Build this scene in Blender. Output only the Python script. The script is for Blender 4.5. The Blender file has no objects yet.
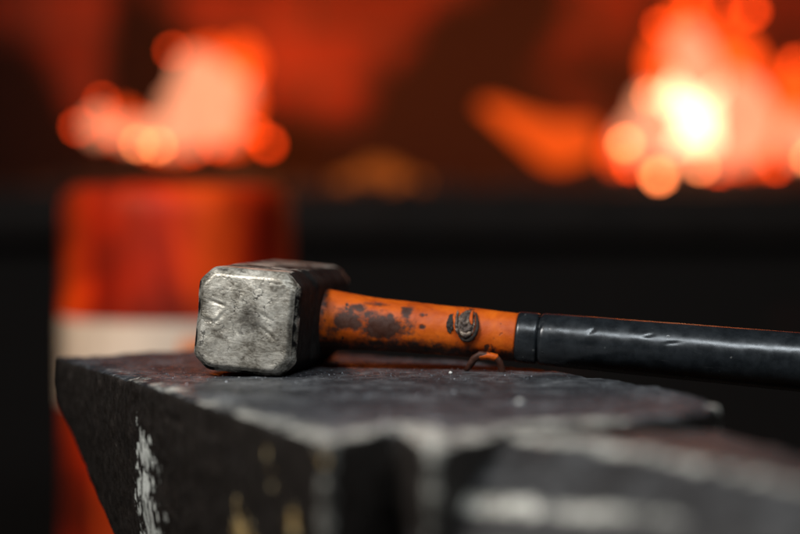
import bpy, bmesh, math, random
import numpy as np
from mathutils import Vector, noise, Matrix

random.seed(7)
S = bpy.context.scene
C = S.collection
R = math.radians

# ------------------------------------------------------------------ helpers
def link(name, me, mat=None, parent=None, smooth=True):
    o = bpy.data.objects.new(name, me)
    C.objects.link(o)
    if mat is not None and not me.materials:
        me.materials.append(mat)
    if parent is not None:
        o.parent = parent
    if smooth and me.polygons:
        me.polygons.foreach_set('use_smooth', [True] * len(me.polygons))
    return o

def from_bm(name, bm, mat=None, parent=None, smooth=True):
    me = bpy.data.meshes.new(name)
    bmesh.ops.recalc_face_normals(bm, faces=bm.faces)
    bm.to_mesh(me); bm.free()
    return link(name, me, mat, parent, smooth)

def empty(name, loc=(0, 0, 0), rot=(0, 0, 0)):
    o = bpy.data.objects.new(name, None)
    o.empty_display_size = 0.02
    C.objects.link(o)
    o.location = loc; o.rotation_euler = rot
    return o

def tag(o, label=None, cat=None, group=None, kind=None):
    if label: o['label'] = label
    if cat: o['category'] = cat
    if group: o['group'] = group
    if kind: o['kind'] = kind
    return o

def attr(me, name, values):
    a = me.attributes.new(name, 'FLOAT', 'POINT')
    a.data.foreach_set('value', np.asarray(values, dtype=np.float32))

def loft(bm, rings, cap0=True, cap1=True):
    vs = [[bm.verts.new(p) for p in r] for r in rings]
    n = len(rings[0])
    for a, b in zip(vs, vs[1:]):
        for i in range(n):
            bm.faces.new((a[i], a[(i + 1) % n], b[(i + 1) % n], b[i]))
    if cap0: bm.faces.new(list(reversed(vs[0])))
    if cap1: bm.faces.new(vs[-1])
    return vs

def box(bm, x0, x1, y0, y1, z0, z1, bev=0.0):
    vs = [bm.verts.new((x, y, z)) for x in (x0, x1) for y in (y0, y1) for z in (z0, z1)]
    fs = [(0, 1, 3, 2), (4, 6, 7, 5), (0, 4, 5, 1), (2, 3, 7, 6), (0, 2, 6, 4), (1, 5, 7, 3)]
    faces = [bm.faces.new([vs[i] for i in f]) for f in fs]
    if bev:
        es = list({e for f in faces for e in f.edges})
        bmesh.ops.bevel(bm, geom=es, offset=bev, segments=2, affect='EDGES', profile=0.6)

def ss(a, b, x):
    t = min(1.0, max(0.0, (x - a) / (b - a)))
    return t * t * (3 - 2 * t)

def fbm(p, s, o=4):
    return noise.fractal((p[0] * s, p[1] * s, p[2] * s), 1.0, 2.0, o)

# ------------------------------------------------------------------ materials
class NT:
    def __init__(self, name):
        self.m = bpy.data.materials.new(name)
        self.m.use_nodes = True
        self.t = self.m.node_tree
        self.n = self.t.nodes
        self.b = self.n['Principled BSDF']
        self.out = self.n['Material Output']
    def add(self, typ, **kw):
        n = self.n.new(typ)
        for k, v in kw.items():
            if k.startswith('i_'):
                key = k[2:]
                n.inputs[int(key) if key.isdigit() else key.replace('_', ' ')].default_value = v
            else:
                setattr(n, k, v)
        return n
    def l(self, a, b):
        self.t.links.new(a, b)
    def coord(self, scale=(1, 1, 1)):
        tc = self.add('ShaderNodeTexCoord')
        mp = self.add('ShaderNodeMapping')
        mp.inputs['Scale'].default_value = scale
        self.l(tc.outputs['Object'], mp.inputs['Vector'])
        return mp.outputs[0]
    def noise(self, vec, scale, detail=6, rough=0.6, dist=0.0):
        n = self.add('ShaderNodeTexNoise')
        n.inputs['Scale'].default_value = scale
        n.inputs['Detail'].default_value = detail
        n.inputs['Roughness'].default_value = rough
        n.inputs['Distortion'].default_value = dist
        self.l(vec, n.inputs['Vector'])
        return n.outputs['Fac']
    def voro(self, vec, scale, feature='F1'):
        n = self.add('ShaderNodeTexVoronoi', feature=feature)
        n.inputs['Scale'].default_value = scale
        self.l(vec, n.inputs['Vector'])
        return n.outputs['Distance']
    def ramp(self, fac, stops, interp='LINEAR'):
        r = self.add('ShaderNodeValToRGB')
        r.color_ramp.interpolation = interp
        els = r.color_ramp.elements
        while len(els) < len(stops): els.new(0.5)
        for e, (p, c) in zip(els, stops):
            e.position = p
            e.color = (c, c, c, 1) if isinstance(c, (int, float)) else (*c, 1)
        self.l(fac, r.inputs[0])
        return r.outputs[0]
    def mix(self, fac, a, b, blend='MIX'):
        m = self.add('ShaderNodeMix', data_type='RGBA', blend_type=blend)
        for sock, v in ((m.inputs[0], fac), (m.inputs[6], a), (m.inputs[7], b)):
            if isinstance(v, bpy.types.NodeSocket): self.l(v, sock)
            elif isinstance(v, (int, float)):
                sock.default_value = v if sock == m.inputs[0] else (v, v, v, 1)
            else: sock.default_value = (*v, 1)
        return m.outputs[2]
    def math(self, op, a, b=0.0, c=0.0, clamp=False):
        m = self.add('ShaderNodeMath', operation=op, use_clamp=clamp)
        for s, v in zip(m.inputs, (a, b, c)):
            if isinstance(v, bpy.types.NodeSocket): self.l(v, s)
            else: s.default_value = v
        return m.outputs[0]
    def attr(self, name):
        return self.add('ShaderNodeAttribute', attribute_name=name).outputs['Fac']
    def bump(self, h, strength, dist, prev=None):
        b = self.add('ShaderNodeBump')
        b.inputs['Strength'].default_value = strength
        b.inputs['Distance'].default_value = dist
        self.l(h, b.inputs['Height'])
        if prev is not None: self.l(prev, b.inputs['Normal'])
        return b.outputs[0]
    def put(self, **kw):
        for k, v in kw.items():
            s = self.b.inputs[k.replace('_', ' ')]
            if isinstance(v, bpy.types.NodeSocket): self.l(v, s)
            elif isinstance(v, tuple): s.default_value = (*v, 1)
            else: s.default_value = v
        return self.m

def mat_head():
    m = NT('hammer_steel')
    v = m.coord()
    wear_and_light = m.attr('wear_and_light')
    dirt = m.attr('dirt')
    big = m.noise(v, 90, 8, 0.68, 0.5)
    fine = m.noise(v, 420, 7, 0.7, 0.8)
    streak = m.noise(m.coord((1.0, 1.0, 3.0)), 230, 8, 0.72, 2.2)
    pits = m.voro(v, 520)
    pitm = m.math('MULTIPLY', m.ramp(m.math('ADD', pits, m.math('MULTIPLY', fine, 0.45)), [(0.36, 1.0), (0.52, 0.0)]), m.ramp(m.noise(v, 75, 4), [(.46, .12), (.60, 1.0)]))
    big2 = m.noise(v, 55, 5, 0.6, 1.0)
    tone = m.math('ADD', m.math('MULTIPLY', big, 0.35), m.math('MULTIPLY_ADD', streak, 0.35, m.math('MULTIPLY', big2, 0.30)))
    bright = m.ramp(tone, [(0.40, (0.10, 0.084, 0.064)), (0.455, (0.27, 0.242, 0.195)), (0.50, (0.55, 0.508, 0.43)), (0.58, (0.90, 0.855, 0.75))])
    # scratches: thin dark and light lines
    wv = m.add('ShaderNodeTexWave', wave_type='BANDS', bands_direction='DIAGONAL')
    wv.inputs['Scale'].default_value = 60; wv.inputs['Distortion'].default_value = 22
    wv.inputs['Detail'].default_value = 4; wv.inputs['Detail Scale'].default_value = 1.4
    m.l(v, wv.inputs['Vector'])
    scr = m.ramp(wv.outputs['Fac'], [(0.0, 1.0), (0.05, 0.0)])
    scrm = m.math('MULTIPLY', scr, m.ramp(m.noise(v, 60, 3), [(0.5, 0.0), (0.62, 0.8)]))
    dmask = m.ramp(m.math('ADD', dirt, m.math('MULTIPLY_ADD', fine, 1.2, -0.6)), [(0.42, 0.0), (0.75, 1.0)])
    bright = m.mix(m.math('MULTIPLY', dmask, 0.72), bright, (0.045, 0.036, 0.028))
    bright = m.mix(m.math('MULTIPLY', pitm, 0.5), bright, (0.05, 0.042, 0.035))
    bright = m.mix(scrm, bright, (0.05, 0.045, 0.04))
    dark = m.ramp(big, [(0.35, (0.007, 0.006, 0.006)), (0.6, (0.020, 0.018, 0.017)), (0.75, (0.06, 0.055, 0.05))])
    wm = m.ramp(m.math('ADD', wear_and_light, m.math('MULTIPLY_ADD', m.math('ADD', fine, big), 0.45, -0.45)), [(0.38, 0.0), (0.58, 1.0)])
    col = m.mix(wm, dark, bright)
    h = m.math('ADD', m.math('MULTIPLY', streak, 0.6), m.math('MULTIPLY', fine, 0.5))
    h = m.math('SUBTRACT', h, m.math('ADD', m.math('MULTIPLY', pitm, 0.35), m.math('MULTIPLY', scrm, 0.5)))
    n1 = m.bump(h, 0.36, 0.0009)
    rough = m.mix(wm, 0.72, m.ramp(fine, [(0.3, 0.32), (0.7, 0.56)]))
    m.put(Specular_IOR_Level=m.math('MULTIPLY_ADD', wm, .42, .08))
    metal = m.math('MULTIPLY', wm, 0.62)
    return m.put(Base_Color=col, Metallic=metal, Roughness=rough, Normal=n1)

def mat_anvil():
    m = NT('anvil_iron')
    v = m.coord()
    edge, top, white, ochre = m.attr('edge'), m.attr('top'), m.attr('white'), m.attr('ochre')
    big = m.noise(v, 35, 8, 0.65)
    mid = m.noise(v, 160, 8, 0.68)
    fine = m.noise(v, 900, 4, 0.6)
    side = m.ramp(mid, [(0.36, (0.014, 0.011, 0.009)), (0.56, (0.023, 0.018, 0.015)), (0.72, (0.048, 0.038, 0.032))])
    topc = m.ramp(m.math('ADD', m.math('MULTIPLY', mid, 0.55), m.math('MULTIPLY', big, 0.45)),
                  [(0.36, (0.009, 0.010, 0.012)), (0.49, (0.027, 0.029, 0.033)), (0.58, (0.085, 0.090, 0.096)), (0.66, (0.26, 0.265, 0.27))])
    scrape = m.noise(m.coord((.12, 1, 1)), 620, 5, 0.65, .3)
    topc = m.mix(m.math('MULTIPLY', m.ramp(scrape, [(0.54, 0.0), (0.66, 0.8)]), m.ramp(big, [(.42, .15), (.60, 1.0)])), topc, (0.24, 0.25, 0.26))
    worn = m.ramp(mid, [(0.38, (0.17, 0.16, 0.14)), (0.50, (0.52, 0.50, 0.44)), (0.64, (0.86, 0.83, 0.74))])
    col = m.mix(top, side, topc)
    em = m.ramp(m.math('ADD', edge, m.math('MULTIPLY_ADD', m.math('ADD', mid, m.noise(v, 420, 6, .7)), 1.2, -1.2)), [(0.34, 0.0), (0.85, 1.0)])
    col = m.mix(em, col, worn)
    jit = m.math('MULTIPLY_ADD', m.math('ADD', mid, fine), 0.7, -0.7)
    wm = m.ramp(m.math('ADD', white, jit), [(0.42, 0.0), (0.52, 1.0)])
    col = m.mix(wm, col, m.ramp(mid, [(0.35, (0.50, 0.53, 0.48)), (0.55, (0.86, 0.88, 0.82))]))
    om = m.ramp(m.math('ADD', ochre, jit), [(0.42, 0.0), (0.60, 1.0)])
    col = m.mix(om, col, m.ramp(mid, [(0.40, (0.30, 0.17, 0.05)), (0.52, (0.62, 0.42, 0.16)), (0.62, (0.85, 0.72, 0.45))]))
    pits = m.voro(v, 330)
    h = m.math('ADD', m.math('MULTIPLY', mid, 0.8), m.math('MULTIPLY', fine, 0.35))
    h = m.math('ADD', h, m.math('MULTIPLY', pits, 0.35))
    h = m.math('ADD', h, m.math('ADD', m.math('MULTIPLY', wm, 0.4), m.math('MULTIPLY', scrape, 0.5)))
    nrm = m.bump(h, 0.50, 0.0013)
    paint = m.math('MAXIMUM', wm, om)
    metal = m.math('MULTIPLY', m.math('SUBTRACT', 1.0, paint), m.math('MULTIPLY_ADD', em, 0.35, 0.04))
    rough = m.ramp(m.noise(v, 260, 6, .7), [(0.36, 0.34), (0.62, 0.68)])
    return m.put(Specular_IOR_Level=.36, Base_Color=col, Metallic=metal, Roughness=rough, Normal=nrm)

def mat_paint_handle():
    m = NT('orange_handle_paint')
    v = m.coord()
    grime_and_shade = m.attr('grime_and_shade')
    n1 = m.noise(v, 85, 6, 0.62, 0.4)
    n2 = m.noise(v, 380, 6, 0.65)
    vo = m.noise(v, 48, 3, 0.5, 0.3)
    col = m.ramp(n1, [(0.30, (0.38, 0.050, 0.003)), (0.55, (0.60, 0.102, 0.004)), (0.75, (0.76, 0.150, 0.006))])
    g = m.math('ADD', grime_and_shade, m.math('MULTIPLY_ADD', n2, 0.9, -0.45))
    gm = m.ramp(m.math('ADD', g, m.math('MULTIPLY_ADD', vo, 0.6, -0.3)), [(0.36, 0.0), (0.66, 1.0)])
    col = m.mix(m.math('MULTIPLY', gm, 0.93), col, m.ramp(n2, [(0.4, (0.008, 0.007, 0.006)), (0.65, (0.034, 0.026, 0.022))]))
    spots = m.ramp(m.noise(v, 190, 2, 0.5), [(0.66, 0.0), (0.70, 1.0)])
    col = m.mix(m.math('MULTIPLY', spots, 0.9), col, (0.025, 0.018, 0.014))
    h = m.math('SUBTRACT', m.math('MULTIPLY', n2, 0.5), m.math('MULTIPLY', m.math('MAXIMUM', gm, spots), 0.45))
    nrm = m.bump(h, 0.45, 0.0008)
    return m.put(Base_Color=col, Specular_IOR_Level=.3, Roughness=m.ramp(n2, [(0.3, 0.42), (0.7, 0.65)]), Normal=nrm)

def mat_simple(name, c0, c1, scale, rough=(0.4, 0.6), metal=0.0, bump=0.3, bd=0.001, c2=None):
    m = NT(name)
    v = m.coord()
    n = m.noise(v, scale, 7, 0.65)
    f = m.noise(v, scale * 5, 5, 0.65)
    stops = [(0.38, c0), (0.54, c1), (0.64, c2)] if c2 else [(0.35, c0), (0.65, c1)]
    col = m.ramp(m.math('MULTIPLY_ADD', f, 0.4, m.math('MULTIPLY', n, 0.6)), stops)
    nrm = m.bump(m.math('ADD', n, m.math('MULTIPLY', f, 0.4)), bump, bd)
    return m.put(Base_Color=col, Roughness=m.ramp(f, [(0.3, rough[0]), (0.7, rough[1])]), Metallic=metal, Normal=nrm)

def mat_grip():
    m = NT('black_rubber')
    v = m.coord()
    n = m.noise(v, 160, 6, 0.6)
    f = m.noise(v, 900, 5, 0.65)
    st = m.noise(m.coord((0.12, 1, 1)), 300, 4, 0.6)
    col = m.ramp(n, [(0.35, (0.009, 0.011, 0.013)), (0.7, (0.020, 0.024, 0.028))])
    nick = m.ramp(m.voro(v, 130), [(0.055, 1.0), (0.10, 0.0)])
    nick = m.math('MULTIPLY', nick, m.ramp(n, [(0.5, 0.0), (0.56, 1.0)]))
    col = m.mix(m.math('MULTIPLY', nick, 0.8), col, (0.22, 0.22, 0.21))
    dust = m.ramp(m.noise(m.coord((.25, 1, 1)), 420, 7, .75, .6), [(.60, 0.0), (.74, .45)])
    col = m.mix(dust, col, (0.075, 0.075, 0.075))
    h = m.math('ADD', m.math('MULTIPLY', f, 0.25), m.math('ADD', m.math('MULTIPLY', n, 0.9), m.math('MULTIPLY', st, 0.35)))
    h = m.math('SUBTRACT', h, m.math('MULTIPLY', nick, 1.2))
    return m.put(Base_Color=col, Roughness=m.ramp(n, [(0.35, 0.23), (0.7, 0.33)]), Specular_IOR_Level=.75, Normal=m.bump(h, 0.12, 0.0005))

def mat_emit(name, col, strength):
    m = NT(name)
    v = m.coord()
    n = m.noise(v, 45, 3, 0.5)
    e = m.mix(m.ramp(n, [(0.3, 0.0), (0.7, 1.0)]), tuple(x * 0.82 for x in col), tuple(min(x * 1.18, 9) for x in col))
    m.put(Base_Color=(0.02, 0.01, 0.01), Roughness=0.9)
    m.l(e, m.b.inputs['Emission Color'])
    m.b.inputs['Emission Strength'].default_value = strength
    return m.m

def mat_brick():
    m = NT('sooty_brick')
    v = m.coord()
    tc = m.add('ShaderNodeTexCoord')
    sep = m.add('ShaderNodeSeparateXYZ'); m.l(tc.outputs['Object'], sep.inputs[0])
    cmb = m.add('ShaderNodeCombineXYZ')
    m.l(m.math('ADD', sep.outputs[0], sep.outputs[1]), cmb.inputs[0]); m.l(sep.outputs[2], cmb.inputs[1])
    br = m.add('ShaderNodeTexBrick')
    br.inputs['Scale'].default_value = 1.0
    br.inputs['Brick Width'].default_value = 0.22; br.inputs['Row Height'].default_value = 0.072
    br.inputs['Mortar Size'].default_value = 0.006
    br.inputs['Color1'].default_value = (0.26, 0.060, 0.028, 1); br.inputs['Color2'].default_value = (0.34, 0.085, 0.042, 1)
    br.inputs['Mortar'].default_value = (0.16, 0.09, 0.065, 1)
    m.l(cmb.outputs[0], br.inputs['Vector'])
    soot_and_glow = m.ramp(m.math('ADD', m.attr('soot_and_glow'), m.math('MULTIPLY_ADD', m.noise(v, 9, 6, 0.6), 0.7, -0.35)), [(0.22, 0.0), (0.66, 1.0)])
    col = m.mix(soot_and_glow, br.outputs['Color'], (0.016, 0.012, 0.010))
    h = m.math('MULTIPLY_ADD', br.outputs['Fac'], -0.7, m.noise(v, 60, 6))
    return m.put(Base_Color=col, Roughness=0.9, Normal=m.bump(h, 0.5, 0.004))

def mat_drum():
    m = NT('red_enamel')
    v = m.coord()
    n = m.noise(v, 30, 6, 0.62)
    f = m.noise(v, 160, 6, 0.66)
    st = m.noise(m.coord((1, 1, .22)), 16, 4, 0.55, .4)
    col = m.ramp(st, [(0.36, (0.20, 0.008, 0.002)), (0.50, (0.52, 0.028, 0.004)), (0.62, (0.70, 0.075, 0.006))])  # orange streaks painted in for the highlight down the cylinder
    grm = m.ramp(m.noise(v, 9, 5, .6), [(.40, 0.0), (.64, .9)])
    col = m.mix(grm, col, (.05, .008, .004))
    sc = m.ramp(m.math('MULTIPLY_ADD', f, 0.6, m.math('MULTIPLY', n, 0.4)), [(0.62, 0.0), (0.68, 1.0)])
    col = m.mix(m.math('MULTIPLY', sc, 0.8), col, (0.06, 0.03, 0.02))
    return m.put(Base_Color=col, Specular_IOR_Level=.12, Roughness=m.ramp(f, [(0.3, 0.4), (0.7, 0.55)]), Normal=m.bump(f, 0.15, 0.001))

M_head, M_anvil, M_paint, M_grip = mat_head(), mat_anvil(), mat_paint_handle(), mat_grip()
M_brick, M_drum = mat_brick(), mat_drum()
M_white = mat_simple('cream_band_paint', (0.48, 0.46, 0.42), (0.74, 0.72, 0.67), 14, (0.4, 0.6))
M_orange = mat_simple('orange_label_paint', (0.70, 0.16, 0.01), (0.82, 0.24, 0.02), 30, (0.4, 0.6))
M_coal = mat_simple('black_coal', (0.008, 0.007, 0.007), (0.035, 0.032, 0.030), 40, (0.45, 0.8), 0, 0.6, 0.004)
M_soot = mat_simple('soot_black_iron', (0.008, 0.0055, 0.0042), (0.026, 0.017, 0.012), 9, (0.6, 0.85), 0.1, 0.4, 0.003)
M_floor = mat_simple('dark_concrete', (0.025, 0.023, 0.021), (0.06, 0.055, 0.05), 6, (0.75, 0.95), 0, 0.4, 0.003)
M_wood = mat_simple('stump_wood', (0.05, 0.028, 0.014), (0.13, 0.075, 0.04), 18, (0.7, 0.9), 0, 0.5, 0.003)
M_flake = mat_simple('iron_scale', (0.16, 0.18, 0.21), (0.60, 0.64, 0.70), 300, (0.2, 0.4), 0.75, 0.2, 0.0004)
M_crumb = mat_simple('pale_crumb', (0.5, 0.5, 0.47), (0.75, 0.74, 0.70), 300, (0.5, 0.7))
M_rawsteel = mat_simple('torn_metal_edge', (0.012, 0.009, 0.008), (0.13, 0.090, 0.070), 330, (0.25, 0.45), 0.3, 0.8, 0.0009, (0.62, 0.50, 0.38))

# ------------------------------------------------------------------ anvil
TOP = [(-0.1650, 0.9046), (-0.0876, 0.9730), (-0.030, 0.9320), (0.0260, 0.8780), (0.0640, 0.8320), (0.0985, 0.7620), (0.1140, 0.7060), (0.1150, 0.6720),
       (0.0980, 0.6400), (0.0400, 0.6040), (0.0085, 0.5450), (-0.0010, 0.6030), (-0.0226, 0.5680)]
AX = Vector((0.39, -0.921, 0)).normalized()
A0 = Vector((-0.165, 0.9046, 0))

def seg_dist(x, y):
    best = 9
    for (ax, ay), (bx, by) in zip(TOP, TOP[1:] + TOP[:1]):
        dx, dy = bx - ax, by - ay
        t = max(0, min(1, ((x - ax) * dx + (y - ay) * dy) / (dx * dx + dy * dy)))
        d = math.hypot(x - ax - t * dx, y - ay - t * dy)
        if d < best: best = d
    return best

def remeshed(bm, name, voxel):
    bm.normal_update()
    bmesh.ops.triangulate(bm, faces=[f for f in bm.faces if len(f.verts) > 4], ngon_method='EAR_CLIP')
    bmesh.ops.recalc_face_normals(bm, faces=bm.faces)
    me = bpy.data.meshes.new(name); bm.to_mesh(me); bm.free()
    tmp = bpy.data.objects.new(name, me); C.objects.link(tmp)
    md = tmp.modifiers.new('r', 'REMESH'); md.mode = 'VOXEL'; md.voxel_size = voxel
    dg = bpy.context.evaluated_depsgraph_get()
    out = bpy.data.meshes.new_from_object(tmp.evaluated_get(dg))
    bpy.data.objects.remove(tmp); bpy.data.meshes.remove(me)
    out.name = name
    return out

def get_co(me):
    co = np.empty(len(me.vertices) * 3, np.float32); me.vertices.foreach_get('co', co)
    return co.reshape(-1, 3)

def relax(me, it, lam=0.5):
    co = get_co(me)
    ed = np.empty(len(me.edges) * 2, np.int32); me.edges.foreach_get('vertices', ed); ed = ed.reshape(-1, 2)
    deg = np.bincount(ed.ravel(), minlength=len(co)).astype(np.float32)[:, None]
    for _ in range(it):
        s = np.zeros_like(co)
        np.add.at(s, ed[:, 0], co[ed[:, 1]]); np.add.at(s, ed[:, 1], co[ed[:, 0]])
        co = co + lam * (s / np.maximum(deg, 1) - co)
    return co, ed, deg

def set_co(me, co):
    me.vertices.foreach_set('co', co.astype(np.float32).ravel()); me.update()

def normals(me):
    n = np.empty(len(me.vertices) * 3, np.float32); me.vertices.foreach_get('normal', n)
    return n.reshape(-1, 3)

anvil = empty('anvil', (0, 0, -0.25))
tag(anvil, 'black iron anvil with worn bright edges and paint smears, under the hammer', 'anvil')
OFF = Vector((0, 0, 0.25))

def nearside(x, y):
    # positive on the half of the face nearer the camera
    c = Vector((0.0, 0.78, 0)); u = AX; q = Vector((x, y, 0)) - c
    return -(q.x * -u.y + q.y * u.x) + max(0.0, .640 - y)
def anvil_body():
    layers = [(0, 0.0, 0.0), (-0.022, 0.004, 0.0), (-0.050, 0.048, 0.004), (-0.075, 0.085, 0.008), (-0.100, 0.115, 0.012), (-0.118, 0.13, 0.02)]
    bm = bmesh.new()
    rings = []
    cen = Vector((sum(p[0] for p in TOP) / len(TOP), sum(p[1] for p in TOP) / len(TOP), 0))
    for z, sh, ins in layers:
        ring = []
        for i, (x, y) in enumerate(TOP):
            p = Vector((x, y, 0))
            if i < 2: p = p + AX * sh
            p = p + (cen - p).normalized() * ins * (0.3 if i >= 2 else 1)
            ring.append((p.x, p.y, z))
        rings.append(ring)
    loft(bm, rings)
    me = remeshed(bm, 'body', 0.0013)
    co, ed, deg = relax(me, 9)
    set_co(me, co)
    nr = normals(me)
    # curvature: laplacian against the normal marks the convex edges
    s = np.zeros_like(co); np.add.at(s, ed[:, 0], co[ed[:, 1]]); np.add.at(s, ed[:, 1], co[ed[:, 0]])
    cv = -np.einsum('ij,ij->i', s / np.maximum(deg, 1) - co, nr)
    edge, top, white, ochre = [], [], [], []
    new = co.copy()
    blots = [(283, -41, 15, 9, .62), (279, -31, 3, 5, .6), (294, -43, 9, 8, .58), (312, -9.5, 3.5, 5.5, .46), (316, -13.5, 3.5, 4, .46), (318, -20, 4, 3.2, .52),
             (335, -30, 6, 6, .74), (365, -6, 6, 5, .66), (268, -50, 6, 5, .45)]
    for i, (p, n) in enumerate(zip(co, nr)):
        x, y, z = float(p[0]), float(p[1]), float(p[2])
        big = fbm(p, 28, 3); mid = fbm(p, 110, 4)
        isup = ss(0.55, 0.9, float(n[2]))
        d = seg_dist(x, y) if z > -0.012 else 1
        # forged surface: hollows, hammer dents, ragged edges
        disp = 0.0009 * big + 0.00035 * mid
        if d < 0.012: disp += 0.0022 * min(0, fbm(p, 60, 3)) * ss(0.012, 0.002, d) if False else 0.0020 * min(0.0, fbm(p, 60, 3)) * (1 - ss(0.002, 0.012, d))
        if isup > .5 and d > .012: disp *= 0.45
        new[i] = p + n * disp
        e = 0.95 * ss(0.00008, 0.00028, float(cv[i])) if z > -0.02 else 0.62 * ss(0.00004, 0.00018, float(cv[i]))
        if isup > 0.3:
            t = (Vector((x, y, 0)) - A0).dot(AX)
            e = max(e, (0.80 - 0.022 * d * 1000 + .75 * ss(.29, .355, t)) * ss(.02, .17, t) * (1 - ss(0.003, 0.020, d)) * ss(-.02, .02, nearside(x, y)) * min(1.3, max(.38, .72 + 1.2 * fbm(p, 42, 4))))
        for (qx, qy) in ((-.0226, .568), (.0085, .545), (.1150, .672)):  # corners brightened; the far right one paints light onto the end face
            dq = math.hypot(x - qx, y - qy)
            e = max(e, (.64 if z < -.004 else 1.25 if qx < .1 else .85) * (1 - ss(.0025, .0085 if z < -.004 else .011, dq)) * (.7 + .9 * fbm(p, 60, 3)))
        edge.append(e); top.append(isup)
        t = ((Vector((x, y, 0)) - A0).dot(AX)) * 1000; zz = z * 1000
        w = 0.0
        if n[0] < -0.3 or (n[1] < -.3 and n[0] < .2):
            c = 159 + 3 * math.sin(zz * .17) + .04 * zz
            wid = 11.5 * ss(-17, -30, zz) + 3.0
            if zz < -14:
                k = 1 - abs(t - c) / (wid + 2)
                st = noise.noise((t * .30, zz * .13, 3.1))
                w = (.30 + .35 * k) * ss(-13, -24, zz) + st * .55 + .45 * noise.noise((t * .4, zz * .30, 7))
                w = min(w, .8)
                if k < -0.3: w = 0
            for (bt, bz, rt, rz, s0) in ((147, -16, 2.2, 6, .5), (155.5, -19, 2, 5, .5), (186, -50, 7, 6, .44), (177, -46, 4, 4, .42)):
                q = ((t - bt) / rt) ** 2 + ((zz - bz) / rz) ** 2
                w = max(w, s0 * math.exp(-q))
            o = 0.0
            for (bt, bz, rt, rz, s0) in blots:
                q = ((t - bt) / rt) ** 2 + ((zz - bz) / rz) ** 2
                o = max(o, s0 * math.exp(-q * .8) + .45 * math.exp(-q * .5) * noise.noise((t * .30, zz * .30, 1)))
        else: o = 0.0
        if x > -.012: o = 0.0
        white.append(w); ochre.append(o)
    set_co(me, new)
    attr(me, 'edge', edge); attr(me, 'top', top); attr(me, 'white', white); attr(me, 'ochre', ochre)
    o = link('body', me, M_anvil, anvil); o.location = OFF
    return o
anvil_body()

def anvil_horn():
    # worn square horn: closed sections, five corners each, root to tip (metres, world)
    st = [
        [(0.046, 0.640, -0.008), (0.0300, 0.602, -0.001), (0.0060, 0.578, -0.019), (0.0000, 0.566, -0.036), (-0.0040, 0.566, -0.10), (0.046, 0.660, -0.10)],
        [(0.074, 0.650, -0.007), (0.0475, 0.578, 0.0002), (0.0340, 0.560, -0.018), (0.0330, 0.560, -0.036), (0.030, 0.570, -0.10), (0.074, 0.665, -0.10)],
        [(0.112, 0.646, -0.006), (0.0800, 0.530, 0.0000), (0.0740, 0.518, -0.0150), (0.0740, 0.520, -0.036), (0.078, 0.540, -0.09), (0.112, 0.635, -0.09)],
        [(0.128, 0.560, -0.007), (0.1150, 0.482, -0.0030), (0.1110, 0.477, -0.0150), (0.1110, 0.480, -0.034), (0.114, 0.500, -0.075), (0.132, 0.560, -0.075)],
        [(0.152, 0.462, -0.008), (0.1480, 0.432, -0.0060), (0.1460, 0.430, -0.0140), (0.1460, 0.431, -0.030), (0.148, 0.440, -0.050), (0.154, 0.462, -0.050)],
        [(0.163, 0.404, -0.010), (0.1610, 0.398, -0.0100), (0.1605, 0.397, -0.0150), (0.1605, 0.397, -0.020), (0.162, 0.400, -0.026), (0.165, 0.404, -0.026)],
    ]
    def line_dist(p, k):
        best = 9
        P = Vector(p)
        for a, b in ((st[0], st[4]), (st[4], st[5])):
            a, b = Vector(a[k]), Vector(b[k]); d = b - a
            t = max(0, min(1, (P - a).dot(d) / d.dot(d)))
            best = min(best, (P - a - d * t).length)
        return best
    bm = bmesh.new()
    for q in st:
        for p in q: bm.verts.new(p)
    h = bmesh.ops.convex_hull(bm, input=list(bm.verts))
    bmesh.ops.delete(bm, geom=[v for v in bm.verts if not v.link_faces], context='VERTS')
    me = remeshed(bm, 'horn', 0.0016)
    co, ed, deg = relax(me, 9)
    set_co(me, co); nr = normals(me)
    s = np.zeros_like(co); np.add.at(s, ed[:, 0], co[ed[:, 1]]); np.add.at(s, ed[:, 1], co[ed[:, 0]])
    cv = -np.einsum('ij,ij->i', s / np.maximum(deg, 1) - co, nr)
    new = co.copy(); edge = []; top = []
    for i, (p, n) in enumerate(zip(co, nr)):
        big = fbm(p, 30, 3)
        new[i] = p + n * (0.0012 * big + 0.0004 * fbm(p, 90, 3))
        e = max(1.30 * (1 - ss(.0016, .0050, line_dist(p, 1))), 1.10 * (1 - ss(.0018, .0052, line_dist(p, 2))))
        edge.append(e * (.80 + .5 * fbm(p, 40, 3)) + .10 * max(0, big))
        top.append(.34 * ss(0.1, 0.9, float(n[2])) + .06)
    set_co(me, new)
    z = [0.0] * len(co)
    attr(me, 'edge', edge); attr(me, 'top', top); attr(me, 'white', z); attr(me, 'ochre', z)
    o = link('horn', me, M_anvil, anvil); o.location = OFF
anvil_horn()

def anvil_foot():
    bm = bmesh.new()
    c = Vector((-0.005, 0.745, 0)); u = AX; v = Vector((-u.y, u.x, 0))
    rings = []
    for z, hl, hw in ((-0.116, .085, .042), (-0.15, .075, .036), (-0.18, .085, .042), (-0.205, .125, .066), (-0.225, .15, .085), (-0.25, .15, .085)):
        ring = []
        for k in range(40):
            a = 2 * math.pi * k / 40
            ca, sa = math.cos(a), math.sin(a)
            q = 0.45
            p = c + u * hl * math.copysign(abs(ca) ** q, ca) + v * hw * math.copysign(abs(sa) ** q, sa)
            ring.append((p.x, p.y, z))
        rings.append(ring)
    loft(bm, rings)
    o = from_bm('foot', bm, M_soot, anvil); o.location = OFF
anvil_foot()

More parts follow.
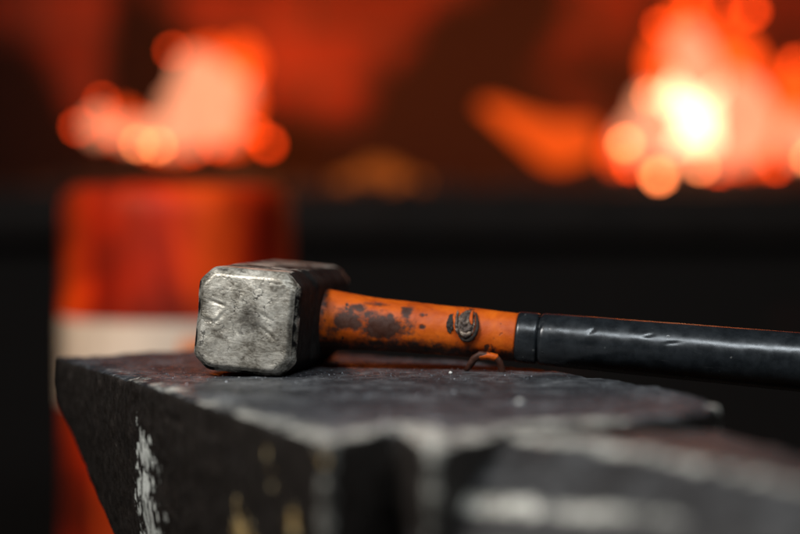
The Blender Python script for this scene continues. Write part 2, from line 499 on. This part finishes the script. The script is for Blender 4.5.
# loose scale and grit on the anvil face
def inside(x, y):
    r = False
    for (ax, ay), (bx, by) in zip(TOP, TOP[1:] + TOP[:1]):
        if (ay > y) != (by > y) and x < (bx - ax) * (y - ay) / (by - ay) + ax: r = not r
    return r
def r0(): return nearside(x, y) > 0
bm = bmesh.new()
k = 0
while k < 5200:
    x = random.uniform(-0.17, 0.115); y = random.uniform(0.56, 0.97)
    if not inside(x, y) or seg_dist(x, y) < (0.004 if r0() else .012): continue
    if noise.noise((x * 22, y * 22, 4)) < random.uniform(-.5, .35): continue
    r = 0.00010 + 0.00032 * random.random() ** 4
    if k % 1700 == 900: r = random.uniform(0.0006, 0.0008)
    a = random.uniform(0, 6.28); el = random.uniform(.5, 1); tx, ty = random.gauss(0, .45), random.gauss(0, .45)
    pts = []
    nn = random.choice((4, 5, 5, 6))
    for j in range(nn):
        b = a + 6.283 * j / nn; rr = r * random.uniform(.65, 1.2)
        px, py = rr * math.cos(b), rr * math.sin(b) * el
        pts.append((px, py, px * tx + py * ty))
    z0 = 0.0003 + r * .25
    hgt = r * random.uniform(.1, .3)
    loft(bm, [[(x + p[0], y + p[1], z0 + p[2] - hgt) for p in pts], [(x + p[0] * .9, y + p[1] * .9, z0 + p[2] + hgt) for p in pts]])
    k += 1
o = from_bm('iron_scale', bm, M_flake, None, smooth=False)
tag(o, 'scattered grit and dark iron scale flakes on the anvil top', 'grit', kind='stuff')

for (x, y, r, lab) in ((0.0215, 0.806, .00095, 'tiny pale crumb on the anvil top just below the torn handle strip'),
                       (0.0430, 0.677, .0013, 'pale crumb lying alone on the anvil top nearer the horn')):
    bm = bmesh.new(); bmesh.ops.create_icosphere(bm, subdivisions=2, radius=r)
    for v in bm.verts: v.co *= 1 + .5 * noise.noise(v.co * 900 + Vector((x * 99, 0, 0))); v.co.z *= .7
    o = from_bm('crumb', bm, M_crumb); o.location = (x, y, r * .6)
    tag(o, lab, 'crumb')

# ------------------------------------------------------------------ hammer
ROLL = R(4.5)
hammer = empty('hammer', (-0.0555, 0.843, 0.0233), (0, ROLL, R(-9.8)))
tag(hammer, 'steel sledge hammer with orange and black handle lying on the anvil', 'hammer')

def hammer_head():
    # profile rings: (y, half width, half height, corner chamfer)
    prof = [(-.0560, .0188, .0188, .0048), (-.0554, .0194, .0194, .0050), (-.0528, .0214, .0213, .0056), (-.0518, .0218, .0218, .0060),
            (-.0490, .0222, .0221, .0062), (-.030, .0222, .0222, .0064), (-.0235, .0222, .0221, .0064), (-.0195, .0230, .0222, .0060), (.0195, .0230, .0222, .0060),
            (.0235, .0222, .0221, .0064), (.030, .0222, .0222, .0064), (.0490, .0222, .0221, .0062), (.0518, .0218, .0218, .0060), (.0528, .0214, .0213, .0056),
            (.0554, .0194, .0194, .0050), (.0560, .0188, .0188, .0048)]
    def sample(y):
        for a, b in zip(prof, prof[1:]):
            if a[0] <= y <= b[0]:
                t = (y - a[0]) / (b[0] - a[0]); return [a[i] + (b[i] - a[i]) * t for i in (1, 2, 3)]
    ys = list(np.linspace(-.056, -.049, 11)) + list(np.linspace(-.0478, .0478, 64)) + list(np.linspace(.049, .056, 11))
    N = 160
    def oct_ring(hx, hz, c):
        P = [(hx, -hz + c), (hx, hz - c), (hx - c, hz), (-hx + c, hz), (-hx, hz - c), (-hx, -hz + c), (-hx + c, -hz), (hx - c, -hz)]
        L = [math.dist(P[i], P[(i + 1) % 8]) for i in range(8)]; T = sum(L)
        out = []
        for k in range(N):
            s = T * k / N; i = 0
            while s > L[i]: s -= L[i]; i += 1
            t = s / L[i]; a, b = P[i], P[(i + 1) % 8]
            out.append((a[0] + (b[0] - a[0]) * t, a[1] + (b[1] - a[1]) * t))
        # soften corners
        for _ in range(3):
            out = [((out[k - 1][0] + 2 * out[k][0] + out[(k + 1) % N][0]) / 4, (out[k - 1][1] + 2 * out[k][1] + out[(k + 1) % N][1]) / 4) for k in range(N)]
        return out
    bm = bmesh.new()
    rings = []
    base = oct_ring(*sample(-.056))
    fr = [i / 26 for i in range(1, 26)]
    for f in fr: rings.append([(x * f, -.056 - .0009 * (1 - f * f), z * f) for x, z in base])
    for y in ys:
        y = max(-.056, min(.056, y))
        rings.append([(x, y, z) for x, z in oct_ring(*sample(y))])
    for f in reversed(fr): rings.append([(x * f, .056 + .0009 * (1 - f * f), z * f) for x, z in base])
    loft(bm, rings)
    bm.normal_update()
    bmesh.ops.recalc_face_normals(bm, faces=bm.faces)
    bm.normal_update()
    wear_and_light, dirt = [], []
    newc = []
    for v in bm.verts:
        p = v.co.copy(); n = v.normal
        y = p.y
        rim = 1 - ss(.0008, .0045, abs(abs(y) - .0535))
        d = .00018 * fbm(p, 70, 4) + .00010 * fbm(p, 260, 3)
        d += .0006 * min(0, fbm(p, 62, 4)) * rim
        # a few hammer-face gouges
        if y < -.0552:
            for (gx, gz, ang, ln, dep) in ((-.0125, .0070, -.25, .0035, .0005), (-.0105, .0010, .9, .004, .0004), (-.015, -.0005, -.1, .003, .0004), (.008, .0035, -.5, .005, .0004), (.011, -.004, -.7, .004, .0004), (-.003, -.0035, -.9, .003, .00035)):
                dx, dz = p.x - gx, p.z - gz
                u = dx * math.cos(ang) + dz * math.sin(ang); w = -dx * math.sin(ang) + dz * math.cos(ang)
                d -= dep * math.exp(-(u / ln) ** 2 - (w / .0005) ** 2)
                d += .5 * dep * math.exp(-(u / ln) ** 2 - ((w - .0011) / .0005) ** 2)
        newc.append(p + n * d)
        if y < -.0552: w = 0.95 + .5 * ss(.0160, .0185, max(abs(p.x), abs(p.z)))  # brighter border ring paints the rim catching light
        elif y < -.0545: w = 1.1 + .3 * fbm(p, 150, 3)
        elif abs(y) > .0495: w = .40 + .30 * fbm(p, 120, 3) + (.25 if n.z > .4 else 0)
        else:
            # worn body edges; handle side painted darker as shade, top brighter as firelit
            c = min(abs(abs(p.x) + abs(p.z) - .0385), 1)
            w = (-.25 if n.x > .5 else .16) + (.22 * math.exp(-(abs(y) - .047) ** 2 / .00002)) + .18 * fbm(p, 45, 3)
            if n.z > .8: w += .26
        if y > .0545: w = .6
        wear_and_light.append(w)
        q = ((p.x - .003) / .0125) ** 2 + ((p.z - .000) / .0125) ** 2
        dirt.append((.60 * math.exp(-q) + .32 * ss(.010, .019, p.x) + .2 * fbm(p, 80, 3)) if y < -.054 else .2)
    for v, c in zip(bm.verts, newc): v.co = c
    me = bpy.data.meshes.new('head'); bm.to_mesh(me); bm.free()
    attr(me, 'wear_and_light', wear_and_light); attr(me, 'dirt', dirt)
    return link('head', me, M_head, hammer)
head = hammer_head()

def tube(prof, nseg, step, ovz=1.0, ovy=1.0, wob=0.0):
    """lathe along local x from (x, r) profile; returns bmesh"""
    xs = []
    for (a, ra), (b, rb) in zip(prof, prof[1:]):
        k = max(1, int(round((b - a) / step)))
        xs += [(a + (b - a) * j / k, ra + (rb - ra) * j / k) for j in range(k)]
    xs.append(prof[-1])
    rings = []
    for x, r in xs:
        rings.append([(x, r * ovy * math.cos(2 * math.pi * k / nseg), r * ovz * math.sin(2 * math.pi * k / nseg)) for k in range(nseg)])
    bm = bmesh.new(); loft(bm, rings)
    bmesh.ops.recalc_face_normals(bm, faces=bm.faces); bm.normal_update()
    return bm

# orange painted tube with grime, dents and a torn scar
prof = [(.0150, .0142), (.0225, .0140), (.0250, .0134), (.0330, .0125), (.0450, .0116), (.0700, .0110), (.1086, .0105)]
bm = tube(prof, 120, .0008, 1.0, .98)
SCX, SCA = .0872, R(118)     # scar centre along the tube and round it (angle 180 = towards the camera)
grime_and_shade = []
newc = []
for v in bm.verts:
    p = v.co; n = v.normal
    ang = math.atan2(p.z, p.y)            # y is away from the camera, so pi faces it
    d = .00030 * fbm(p, 60, 3) + .00012 * fbm(p, 200, 3)
    g = 0.0
    front = -math.cos(ang); up = math.sin(ang)
    # grimy blotches near the head, then painted shade along the underside
    for (bx, bz, rx, rz, s0) in ((.036, .001, .008, .0060, .85), (.050, -.001, .011, .0060, .85), (.0395, .0070, .0042, .0024, .70), (.043, .0035, .007, .004, .60), (.060, .0072, .0030, .0030, .62), (.058, -.002, .004, .003, .5),
                                 (.068, .0014, .0016, .0014, .70), (.0675, .0062, .0014, .0012, .5), (.029, -.004, .006, .005, .5), (.076, -.002, .005, .003, .34), (.0995, -.001, .0022, .0018, .5), (.100, .0078, .003, .0012, .42), (.0535, .0045, .0026, .0018, .6), (.046, .0093, .008, .0012, .5)):
        q = ((p.x - bx) / rx) ** 2 + ((p.z - bz) / rz) ** 2
        g = max(g, s0 * math.exp(-q))
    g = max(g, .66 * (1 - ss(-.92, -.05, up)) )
    g = max(g, .55 * (1 - ss(.0, .004, abs(p.x - .0232))))  # dark ring where the tube meets the head
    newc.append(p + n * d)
    grime_and_shade.append(g + .10 * fbm(p, 90, 3) + (1 - ss(.060, .085, p.x)) * (.03 + .30 * max(0, fbm(p + Vector((.3, 0, 0)), 75, 4))))
for v, c in zip(bm.verts, newc): v.co = c
me = bpy.data.meshes.new('handle'); bm.to_mesh(me); bm.free(); attr(me, 'grime_and_shade', grime_and_shade)
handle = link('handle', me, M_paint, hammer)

def on_tube(x, z, lift=0.0):
    r = .0108 + lift
    z = max(-r, min(r, z))
    return Vector((x, -math.sqrt(max(0, r * r - z * z)), z))

def strip(path, w, t, mat, name, parent):
    """bent sliver following points, flat cross-section, ragged width"""
    bm = bmesh.new(); rings = []
    for i, p in enumerate(path):
        a = path[max(0, i - 1)]; b = path[min(len(path) - 1, i + 1)]
        tn = (b - a).normalized()
        out = Vector((0, p.y, p.z)).normalized() if Vector((0, p.y, p.z)).length > 1e-6 else Vector((0, -1, 0))
        sd = tn.cross(out).normalized()
        out = sd.cross(tn).normalized()
        e = math.sin(math.pi * (i + .6) / (len(path) + .2)) ** .5
        ww = w * e * (1 + .35 * noise.noise(p * 700)); tt = t * (.5 + .5 * e)
        ring = []
        for k in range(10):
            an = 2 * math.pi * k / 10
            q = p + sd * ww * math.cos(an) + out * tt * math.sin(an)
            q += Vector((noise.noise(q * 900), noise.noise(q * 900 + Vector((5, 5, 5))), noise.noise(q * 900 + Vector((9, 1, 3))))) * .00018
            ring.append(q)
        rings.append(ring)
    loft(bm, rings)
    return from_bm(name, bm, mat, parent)

def arc(pts, n):
    out = []
    m = len(pts) - 1
    for k in range(n):
        u = k / (n - 1) * m; i = min(m - 1, int(u)); t = u - i
        P = [pts[max(0, i - 1)], pts[i], pts[i + 1], pts[min(m, i + 2)]]
        out.append(tuple(.5 * (2 * P[1][c] + (P[2][c] - P[0][c]) * t + (2 * P[0][c] - 5 * P[1][c] + 4 * P[2][c] - P[3][c]) * t * t + (-P[0][c] + 3 * P[1][c] - 3 * P[2][c] + P[3][c]) * t ** 3) for c in range(2)))
    return out
# the scar: a crushed lump with an open curled rim, and a flatter dark lobe beside it
def lump(cx0, cz0, rx, rz, hgt, seed, mat, name, parent):
    bm = bmesh.new(); bmesh.ops.create_icosphere(bm, subdivisions=5, radius=1)
    for v in bm.verts:
        d = v.co.copy(); q = d + Vector((seed, 0, 0))
        k = 1 + .18 * fbm(q, 1.6, 3)
        lift = hgt * (.25 - d.y * (.55 + .9 * fbm(q, 2.1, 4)))
        v.co = on_tube(cx0 + d.x * rx * k, cz0 + d.z * rz * k, lift if d.y < .1 else -.002)
    return from_bm(name, bm, mat, parent)
scar = lump(SCX, .0042, .0040, .0058, .0012, 0, M_rawsteel, 'scar', handle)
lump(SCX - .0068, .0040, .0019, .0038, .0006, 5, M_soot, 'scar_lobe', scar)
def on_arc(pts, n, lift): return [on_tube(x, z, lift + .0003 * noise.noise((x * 800, z * 800, 2))) for x, z in arc(pts, n)]
strip(on_arc([(SCX - .0046, .0096), (SCX - .0044, .0060), (SCX - .0042, .0028), (SCX - .0030, -.0004)], 24, .0010), .0007, .0006, M_rawsteel, 'scar_rim', scar)
strip(on_arc([(SCX - .0030, -.0006), (SCX - .0006, -.0026), (SCX + .0022, -.0022), (SCX + .0044, .0006), (SCX + .0050, .0044), (SCX + .0036, .0092)], 34, .0008), .0009, .0007, M_soot, 'scar_rim', scar)
strip(on_arc([(SCX - .0022, .0008), (SCX + .0004, -.0006), (SCX + .0026, .0012)], 18, .0015), .0012, .0006, M_rawsteel, 'scar_rim', scar)
rim3 = strip(on_arc([(SCX + .0020, .0102), (SCX + .0018, .0072), (SCX + .0026, .0044)], 14, .0014), .0008, .0005, M_paint, 'scar_rim', scar)
attr(rim3.data, 'grime_and_shade', [.1] * len(rim3.data.vertices))
rim4 = strip(on_arc([(SCX - .0062, .0076), (SCX - .0050, .0048), (SCX - .0046, .0012)], 14, .0008), .0007, .0005, M_paint, 'scar_rim', scar)
attr(rim4.data, 'grime_and_shade', [.1] * len(rim4.data.vertices))

# torn strip bulging from the underside, standing on two black tails
flap = [Vector((x + .0105, y - .0008, z + (.0016 if z > -.014 else .0004))) for x, y, z in ((.0775, -.0078, -.0165), (.0790, -.0084, -.0150), (.0812, -.0092, -.0122), (.0840, -.0096, -.0104), (.0875, -.0098, -.0102), (.0905, -.0096, -.0106), (.0925, -.0090, -.0126), (.0938, -.0084, -.0152), (.0945, -.0080, -.0172))]
fl = strip(flap, .0019, .0016, M_paint, 'torn_strip', handle)
attr(fl.data, 'grime_and_shade', [.30 if v.co.z > -.0115 and abs(v.co.x - .0980) < .0040 else 1.8 for v in fl.data.vertices])

# black grip: short collar, a seam, then the long sleeve with a rounded butt
bm = tube([(.1086, .0100), (.1088, .0108), (.1096, .01105), (.1170, .01105), (.1178, .0108), (.1180, .0100)], 96, .0006)
for v in bm.verts: v.co += v.normal * (.00010 * fbm(v.co, 90, 3))
from_bm('grip_collar', bm, M_grip, hammer)
prof = [(.1172, .0098), (.1184, .0098), (.1190, .0109), (.1200, .01125), (.1500, .0117), (.2000, .0123), (.2600, .0129), (.3150, .0131), (.3230, .0126), (.3280, .0110), (.3300, .0070)]
bm = tube(prof, 128, .0009)
for v in bm.verts:
    p = v.co
    d = .00010 * fbm(p, 40, 3) + .00005 * fbm(p, 160, 3)
    # cuts and nicks
    for (nx, nz, sl, ln, dep) in ((.1415, .0062, 1.0, .0022, .0004), (.1195, .0070, 1.8, .003, .0006), (.176, .004, .2, .003, .00028), (.166, .0065, .3, .002, .00028)):
        if p.y < 0:
            dx, dz = p.x - nx, p.z - nz
            L = math.hypot(1, sl); u = (dx + dz * sl) / L; w = (-dx * sl + dz) / L
            d -= dep * math.exp(-(u / ln) ** 2 - (w / .0005) ** 2)
    v.co = p + v.normal * d
from_bm('grip', bm, M_grip, hammer)

# ------------------------------------------------------------------ background: forge
floor_bm = bmesh.new(); box(floor_bm, -4, 4, -2, 5, -0.85, -0.80)
tag(from_bm('floor', floor_bm, M_floor, None, False), None, None, None, 'structure')

# stump under the anvil
bm = bmesh.new()
rings = []
for z, r in ((-.80, .20), (-.70, .192), (-.45, .187), (-.27, .188), (-.2505, .182)):
    rings.append([(-.005 + (r + .006 * math.sin(5 * a + z * 3)) * math.cos(a), .745 + (r + .006 * math.sin(3 * a)) * math.sin(a), z) for a in (2 * math.pi * k / 48 for k in range(48))])
loft(bm, rings)
tag(from_bm('tree_stump', bm, M_wood), 'rough wooden stump block standing under the anvil', 'stump')

# back wall of brick with soot
bm = bmesh.new()
nx, nz = 120, 60
W = [[bm.verts.new((-3 + 6 * i / nx, 3.0, -.8 + 2.6 * j / nz)) for i in range(nx + 1)] for j in range(nz + 1)]
Wb = [[bm.verts.new((-3 + 6 * i / nx, 3.2, -.8 + 2.6 * j / nz)) for i in (0, nx)] for j in (0, nz)]
for j in range(nz):
    for i in range(nx): bm.faces.new((W[j][i], W[j][i + 1], W[j + 1][i + 1], W[j + 1][i]))
bm.faces.new((W[0][0], Wb[0][0], Wb[0][1], W[0][nx])) if False else None
me = bpy.data.meshes.new('brick_wall'); bm.verts.ensure_lookup_table()
for a in (Wb[0] + Wb[1]): bm.verts.remove(a)
ext = bmesh.ops.extrude_face_region(bm, geom=list(bm.faces))
for g in ext['geom']:
    if isinstance(g, bmesh.types.BMVert): g.co.y += .2
bmesh.ops.recalc_face_normals(bm, faces=bm.faces)
soot_and_glow = []
for v in bm.verts:
    x, z = v.co.x, v.co.z
    s = .46 + .30 * noise.noise((x * 2.2, z * 2.2, 8)) + .42 * noise.noise((x * 6.5, z * 6.5, 3))
    for (bx, bz, rx, rz, k) in SOOT if 'SOOT' in globals() else ((-.40, .30, .07, .08, .6), (.16, .28, .20, .12, .55), (-.66, .22, .14, .16, .7), (.02, .14, .25, .08, .7), (-.38, .13, .2, .05, .5), (-.515, .36, .035, .16, -1.0), (-.10, .34, .14, .10, -.3)):  # sooty blots; narrow negative one paints a reflected orange streak into the brick
        s += k * math.exp(-((x - bx) / rx) ** 2 - ((z - bz) / rz) ** 2)
    soot_and_glow.append(s)
bm.to_mesh(me); bm.free(); attr(me, 'soot_and_glow', soot_and_glow)
tag(link('brick_wall', me, M_brick, None, False), 'sooty brick wall behind the two fires, glowing dull red', 'wall')

# raised hearth
hearth = empty('forge_hearth', (0, 2.2, -.8))
tag(hearth, 'long black forge hearth carrying both fires in front of the brick wall', 'forge')
bm = bmesh.new(); box(bm, -1.6, 1.6, .06, .78, 0, .84, .006)
ob = from_bm('base', bm, M_brick, hearth, False)
attr(ob.data, 'soot_and_glow', [.74] * len(ob.data.vertices))
bm = bmesh.new(); box(bm, -1.65, 1.65, .0, .79, .8405, .90, .008)
M_lip = mat_simple('ash_grey_iron', (0.014, 0.012, 0.010), (0.06, 0.05, 0.043), 9, (.6, .8), .1, .4, .003)
from_bm('hearth_top', bm, M_soot, hearth, False)

random.seed(23)
# loose coal and ash lying along the front of the hearth
bm = bmesh.new()
for k in range(420):
    bx = random.uniform(-1.0, 1.0); by = random.uniform(2.215, 2.32)
    rr = random.uniform(.004, .009) * (1 + .5 * noise.noise((bx * 6, 2, 3)))
    hz = .1005 + rr * random.uniform(-.3, .45)
    mt = Matrix.Translation(Vector((bx, by, hz))) @ Matrix.Rotation(random.uniform(0, 6), 4, Vector((random.random(), random.random(), 1)).normalized())
    r = bmesh.ops.create_icosphere(bm, subdivisions=1, radius=rr, matrix=mt)
    for v in r['verts']: v.co += Vector((random.gauss(0, 1), random.gauss(0, 1), random.gauss(0, 1))) * rr * .15
M_ash = mat_simple('coal_and_ash', (0.010, 0.007, 0.006), (0.085, 0.062, 0.048), 11, (.6, .9), 0, .5, .003)
tag(from_bm('loose_coal', bm, M_ash, None, False), 'loose coal and ash along the front of the hearth', 'coal', kind='stuff')

random.seed(11)
U = 0.00127
def blob(dx, dz, rx, rz, depth, seed, tip=0.0):
    """flame tongue: lobed teardrop rising from its belly"""
    bm = bmesh.new(); bmesh.ops.create_icosphere(bm, subdivisions=4, radius=1)
    for v in bm.verts:
        d = v.co.copy()
        k = 1 + .22 * fbm(d + Vector((seed, 0, 0)), 1.5, 3)
        up = max(0, d.z)
        sx = rx * k * (1 - .55 * up * up * tip)
        v.co = Vector((dx + d.x * sx + tip * .25 * rx * math.sin(seed * 3) * up * up, depth / U + d.y * min(rx, rz) * .7 * k, dz + d.z * rz * k * (1 + .35 * tip * up))) * U
    return bm

E_red = mat_emit('deep_red_ember', (0.9, 0.05, 0.004), 10)
E_orange = mat_emit('orange_flame', (1.0, 0.07, 0.004), 1.9)
E_peach = mat_emit('pale_flame', (1.0, 0.345, 0.175), 1.22)
E_core = mat_emit('yellow_white_flame', (1.0, 0.82, 0.45), 2.7)
E_spark = mat_emit('pale_ember', (1.0, 0.22, 0.06), 17)
E_dull = mat_emit('dull_orange_coal', (0.80, 0.125, 0.012), 0.9)
E_brick_glow = mat_emit('firebrick_glow', (0.90, 0.085, 0.004), 1.0)

def fire(label, px, flames, embers):
    f = empty('coal_fire', ((px - 400) * U, 2.4, .1005)); tag(f, label, 'fire', 'fires burning on the hearth')
    zb = 182.0 + .0
    for i, (x, y, rx, rz, mat, tip) in enumerate(flames):
        from_bm('flame', blob(x - px, 189 - y, rx * 1.22, rz * 1.22, (random.uniform(.03, .09) if mat is E_orange else random.uniform(-.06, .01)), i + px * .01, tip), mat, f)
    for i, (x, y, r, mat) in enumerate(embers):
        bm = bmesh.new(); bmesh.ops.create_icosphere(bm, subdivisions=2, radius=1)
        dp = (-.10 if mat is E_spark else random.uniform(-.08, .0)) / U
        for v in bm.verts:
            d = v.co.copy(); k = 1 + .4 * noise.noise(d * 1.3 + Vector((i * 3.1, px, 0)))
            v.co = Vector((x - px + d.x * r * k, dp + d.y * r * k, 189 - y + d.z * r * k)) * U
        from_bm('ember', bm, mat, f)
    # coal bed as one mass of lumps
    bm = bmesh.new()
    x0, x1 = min(a[0] for a in flames) - 25 - px, max(a[0] for a in flames) + 25 - px
    for k in range(150):
        bx = random.uniform(x0, x1); by = random.uniform(-70, 90)
        hgt = random.uniform(2, 9) + 7 * math.exp(-((bx / (x1 - x0) * 2.4) ** 2)) * random.random()
        rr = random.uniform(5, 11)
        mt = Matrix.Translation(Vector((bx, by, hgt)) * U) @ Matrix.Rotation(random.uniform(0, 6), 4, Vector((random.random(), random.random(), 1)).normalized())
        r = bmesh.ops.create_icosphere(bm, subdivisions=1, radius=rr * U, matrix=mt)
        for v in r['verts']: v.co += Vector((random.gauss(0, 1), random.gauss(0, 1), random.gauss(0, 1))) * rr * U * .13
    cb = from_bm('coal_bed', bm, M_coal, f, False); cb['kind'] = 'stuff'
    return f

fire('left coal fire, low cluster with one tall peach flame leaning right', 190,
     [(104, 126, 13, 12, E_peach, .1), (90, 126, 8, 10, E_orange, .1), (116, 114, 10, 9, E_orange, .2), (138, 134, 15, 10, E_peach, .1), (130, 128, 26, 11, E_orange, .0),
      (176, 132, 20, 16, E_peach, .1), (196, 112, 24, 28, E_peach, .2), (216, 88, 18, 22, E_peach, .2), (205, 60, 22, 16, E_orange, .2), (236, 58, 15, 18, E_orange, .2), (230, 100, 20, 32, E_orange, .2),
      (224, 120, 18, 20, E_peach, .1), (226, 138, 16, 9, E_orange, .1), (182, 72, 10, 20, E_orange, .3), (165, 142, 24, 9, E_orange, .0), (200, 78, 14, 18, E_peach, .2), (240, 88, 8, 12, E_peach, .2)],
     [(268, 143, 4.8, E_red), (256, 132, 3.0, E_red), (168, 148, 3.4, E_spark), (150, 146, 3.0, E_spark), (196, 150, 3.0, E_red), (222, 146, 3.4, E_red), (122, 134, 3, E_red), (84, 128, 3.4, E_red), (180, 56, 3, E_red), (248, 80, 4, E_red), (110, 104, 3, E_red)])
fire('right coal fire, tall and white hot at its centre', 690,
     [(688, 122, 38, 28, E_core, .1), (664, 132, 22, 16, E_core, .1), (712, 126, 24, 18, E_core, .1), (690, 96, 22, 24, E_core, .3), (690, 72, 17, 24, E_peach, .3), (688, 48, 14, 18, E_peach, .3), (690, 22, 17, 16, E_orange, .2),
      (735, 120, 26, 32, E_peach, .2), (752, 88, 20, 40, E_orange, .2), (768, 126, 18, 30, E_orange, .1), (648, 110, 13, 18, E_peach, .2), (632, 140, 14, 17, E_peach, .1), (620, 152, 10, 15, E_orange, .1),
      (800, 138, 14, 20, E_peach, .1), (806, 98, 16, 32, E_orange, .2), (700, 158, 30, 9, E_peach, .0), (745, 158, 36, 10, E_orange, .0), (668, 62, 12, 24, E_orange, .2), (738, 50, 14, 24, E_orange, .3), (718, 74, 22, 32, E_orange, .2), (830, 128, 16, 28, E_peach, .2), (650, 132, 24, 22, E_peach, .1)],
     [(648, 177, 5.2, E_spark), (624, 166, 4.4, E_red), (616, 146, 4, E_spark), (688, 168, 3.4, E_spark), (716, 172, 4.4, E_red), (736, 168, 4, E_red), (770, 166, 4.2, E_red), (792, 160, 3.6, E_spark), (746, 14, 5.5, E_red), (660, 26, 4, E_red), (686, 8, 5, E_red), (788, 66, 4, E_red), (712, 14, 4.5, E_red), (640, 100, 3, E_spark)])

# emissive wedge and heap added for the glow of firelit brick between the fires
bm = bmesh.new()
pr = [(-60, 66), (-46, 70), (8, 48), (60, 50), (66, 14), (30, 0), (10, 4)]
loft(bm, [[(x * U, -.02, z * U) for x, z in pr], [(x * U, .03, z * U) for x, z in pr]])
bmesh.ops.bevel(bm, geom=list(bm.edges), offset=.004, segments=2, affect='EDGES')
o = from_bm('firebrick_glow_wedge', bm, E_brick_glow); o.location = ((535 - 400) * U * 1.04, 2.5, .130)
tag(o, 'orange emissive wedge for the glow of firelit brick, left of the white hot fire', 'brick glow')
bm = bmesh.new()
for k in range(60):
    bx = max(-40, min(40, random.gauss(0, 20))); by = max(-14, min(14, random.gauss(0, 9))); bz = max(2, 20 * math.exp(-(bx / 26) ** 2) * random.random())
    r = bmesh.ops.create_icosphere(bm, subdivisions=1, radius=random.uniform(6, 9) * U, matrix=Matrix.Translation(Vector((bx, by, bz)) * U))
    for v in r['verts']: v.co += Vector((random.gauss(0, 1), random.gauss(0, 1), random.gauss(0, 1))) * .0012
M_dim_brick_glow = mat_emit('dim_brick_glow', (0.60, 0.12, 0.010), 0.5)
o = from_bm('brick_glow_heap', bm, M_dim_brick_glow, None, False); o.location = ((380 - 400) * U, 2.32, .103)
tag(o, 'small dim emissive heap for the glow of a firelit brick between the two fires', 'dim brick glow')

# red steel cylinder with a cream band, between the anvil and the hearth
drum = empty('steel_drum', (-.172, 1.46, -.80)); tag(drum, 'narrow red steel drum with a cream band behind the anvil heel', 'drum')
def ringtube(prof, n=96):
    bm = bmesh.new(); loft(bm, [[(r * math.cos(2 * math.pi * k / n), r * math.sin(2 * math.pi * k / n), z) for k in range(n)] for r, z in prof]); return bm
from_bm('shell', ringtube([(.085, 0), (.089, .004), (.089, .40), (.091, .405), (.091, .412), (.089, .417), (.089, .868), (.088, .878), (.084, .886), (.076, .890), (.02, .892)]), M_drum, drum)
def band(name, z0, z1, r, a0, a1, mat):
    bm = bmesh.new(); n = 64
    rings = []
    for k in range(n + 1):
        a = a0 + (a1 - a0) * k / n
        rings.append([(q * math.cos(a), q * math.sin(a), z) for q, z in ((r - .001, z0), (r + .0006, z0), (r + .0006, z1), (r - .001, z1))])
    loft(bm, rings)
    return from_bm(name, bm, mat, drum, False)
band('cream_band', .725, .790, .089, 0, 2 * math.pi - .0001, M_white)
band('orange_label', .745, .7765, .0898, R(-82), R(-30), M_orange)

# ------------------------------------------------------------------ light
def area(name, loc, target, size, power, col):
    L = bpy.data.lights.new(name, 'AREA'); L.shape = 'RECTANGLE'; L.size, L.size_y = size; L.energy = power; L.color = col
    o = bpy.data.objects.new(name, L); C.objects.link(o); o.location = loc
    o.rotation_euler = (Vector(target) - Vector(loc)).to_track_quat('-Z', 'Y').to_euler()
    return o
area('workshop_lamp', (-.43, .38, .64), (0, .74, 0), (.34, .24), 6.6, (1.0, .98, .95))
area('grip_highlight_lamp', (.20, .31, .64), (.10, .80, .01), (.50, .11), 3.4, (.86, .94, 1.0))  # unseen strip lamp placed for the highlight along the grip
for nm, loc, pw, p in (('left_fire_glow', (-.16, 2.62, .32), 7.0, 2.4), ('right_fire_glow', (.38, 2.62, .34), 7.4, 1.0)):
    # added lamps for the firelight: spot only onto the brick, point forward over the anvil
    L = bpy.data.lights.new(nm, 'SPOT'); L.energy = pw; L.color = (1.0, .15, .012); L.shadow_soft_size = .05; L.spot_size = R(150); L.spot_blend = .6
    o = bpy.data.objects.new(nm, L); C.objects.link(o); o.location = loc; o.rotation_euler = (R(90), 0, 0)
    L = bpy.data.lights.new(nm, 'POINT'); L.energy = p; L.color = (1.0, .22, .03); L.shadow_soft_size = .12
    o = bpy.data.objects.new(nm, L); C.objects.link(o); o.location = (loc[0] - .03, 2.26, loc[2] - .08)
L = bpy.data.lights.new('drum_fill_spot', 'SPOT'); L.energy = 13; L.color = (1.0, .60, .32); L.spot_size = R(46); L.spot_blend = .5; L.shadow_soft_size = .04  # unseen warm spot added to brighten the drum
o = bpy.data.objects.new('drum_fill_spot', L); C.objects.link(o); o.location = (-.46, 1.02, .40)
o.rotation_euler = (Vector((-.19, 1.38, -.03)) - Vector(o.location)).to_track_quat('-Z', 'Y').to_euler()

w = bpy.data.worlds.new('World'); S.world = w; w.use_nodes = True
w.node_tree.nodes['Background'].inputs[0].default_value = (.55, .65, .8, 1)
w.node_tree.nodes['Background'].inputs[1].default_value = .004

# ------------------------------------------------------------------ camera
cam = bpy.data.cameras.new('camera'); co = bpy.data.objects.new('camera', cam); C.objects.link(co)
co.location = (0, 0, .068); co.rotation_euler = (R(90 - 1.577), 0, 0)
cam.sensor_width = 36; cam.lens = 85; cam.clip_start = .02; cam.clip_end = 50
cam.dof.use_dof = True; cam.dof.focus_distance = .80; cam.dof.aperture_fstop = 3.15
S.camera = co
S.render.engine = 'CYCLES'
S.cycles.use_denoising = True
S.cycles.sample_clamp_indirect = 4
S.cycles.max_bounces = 6
S.view_settings.view_transform = 'Standard'; S.view_settings.look = 'None'
S.view_settings.exposure = 0; S.view_settings.gamma = 1
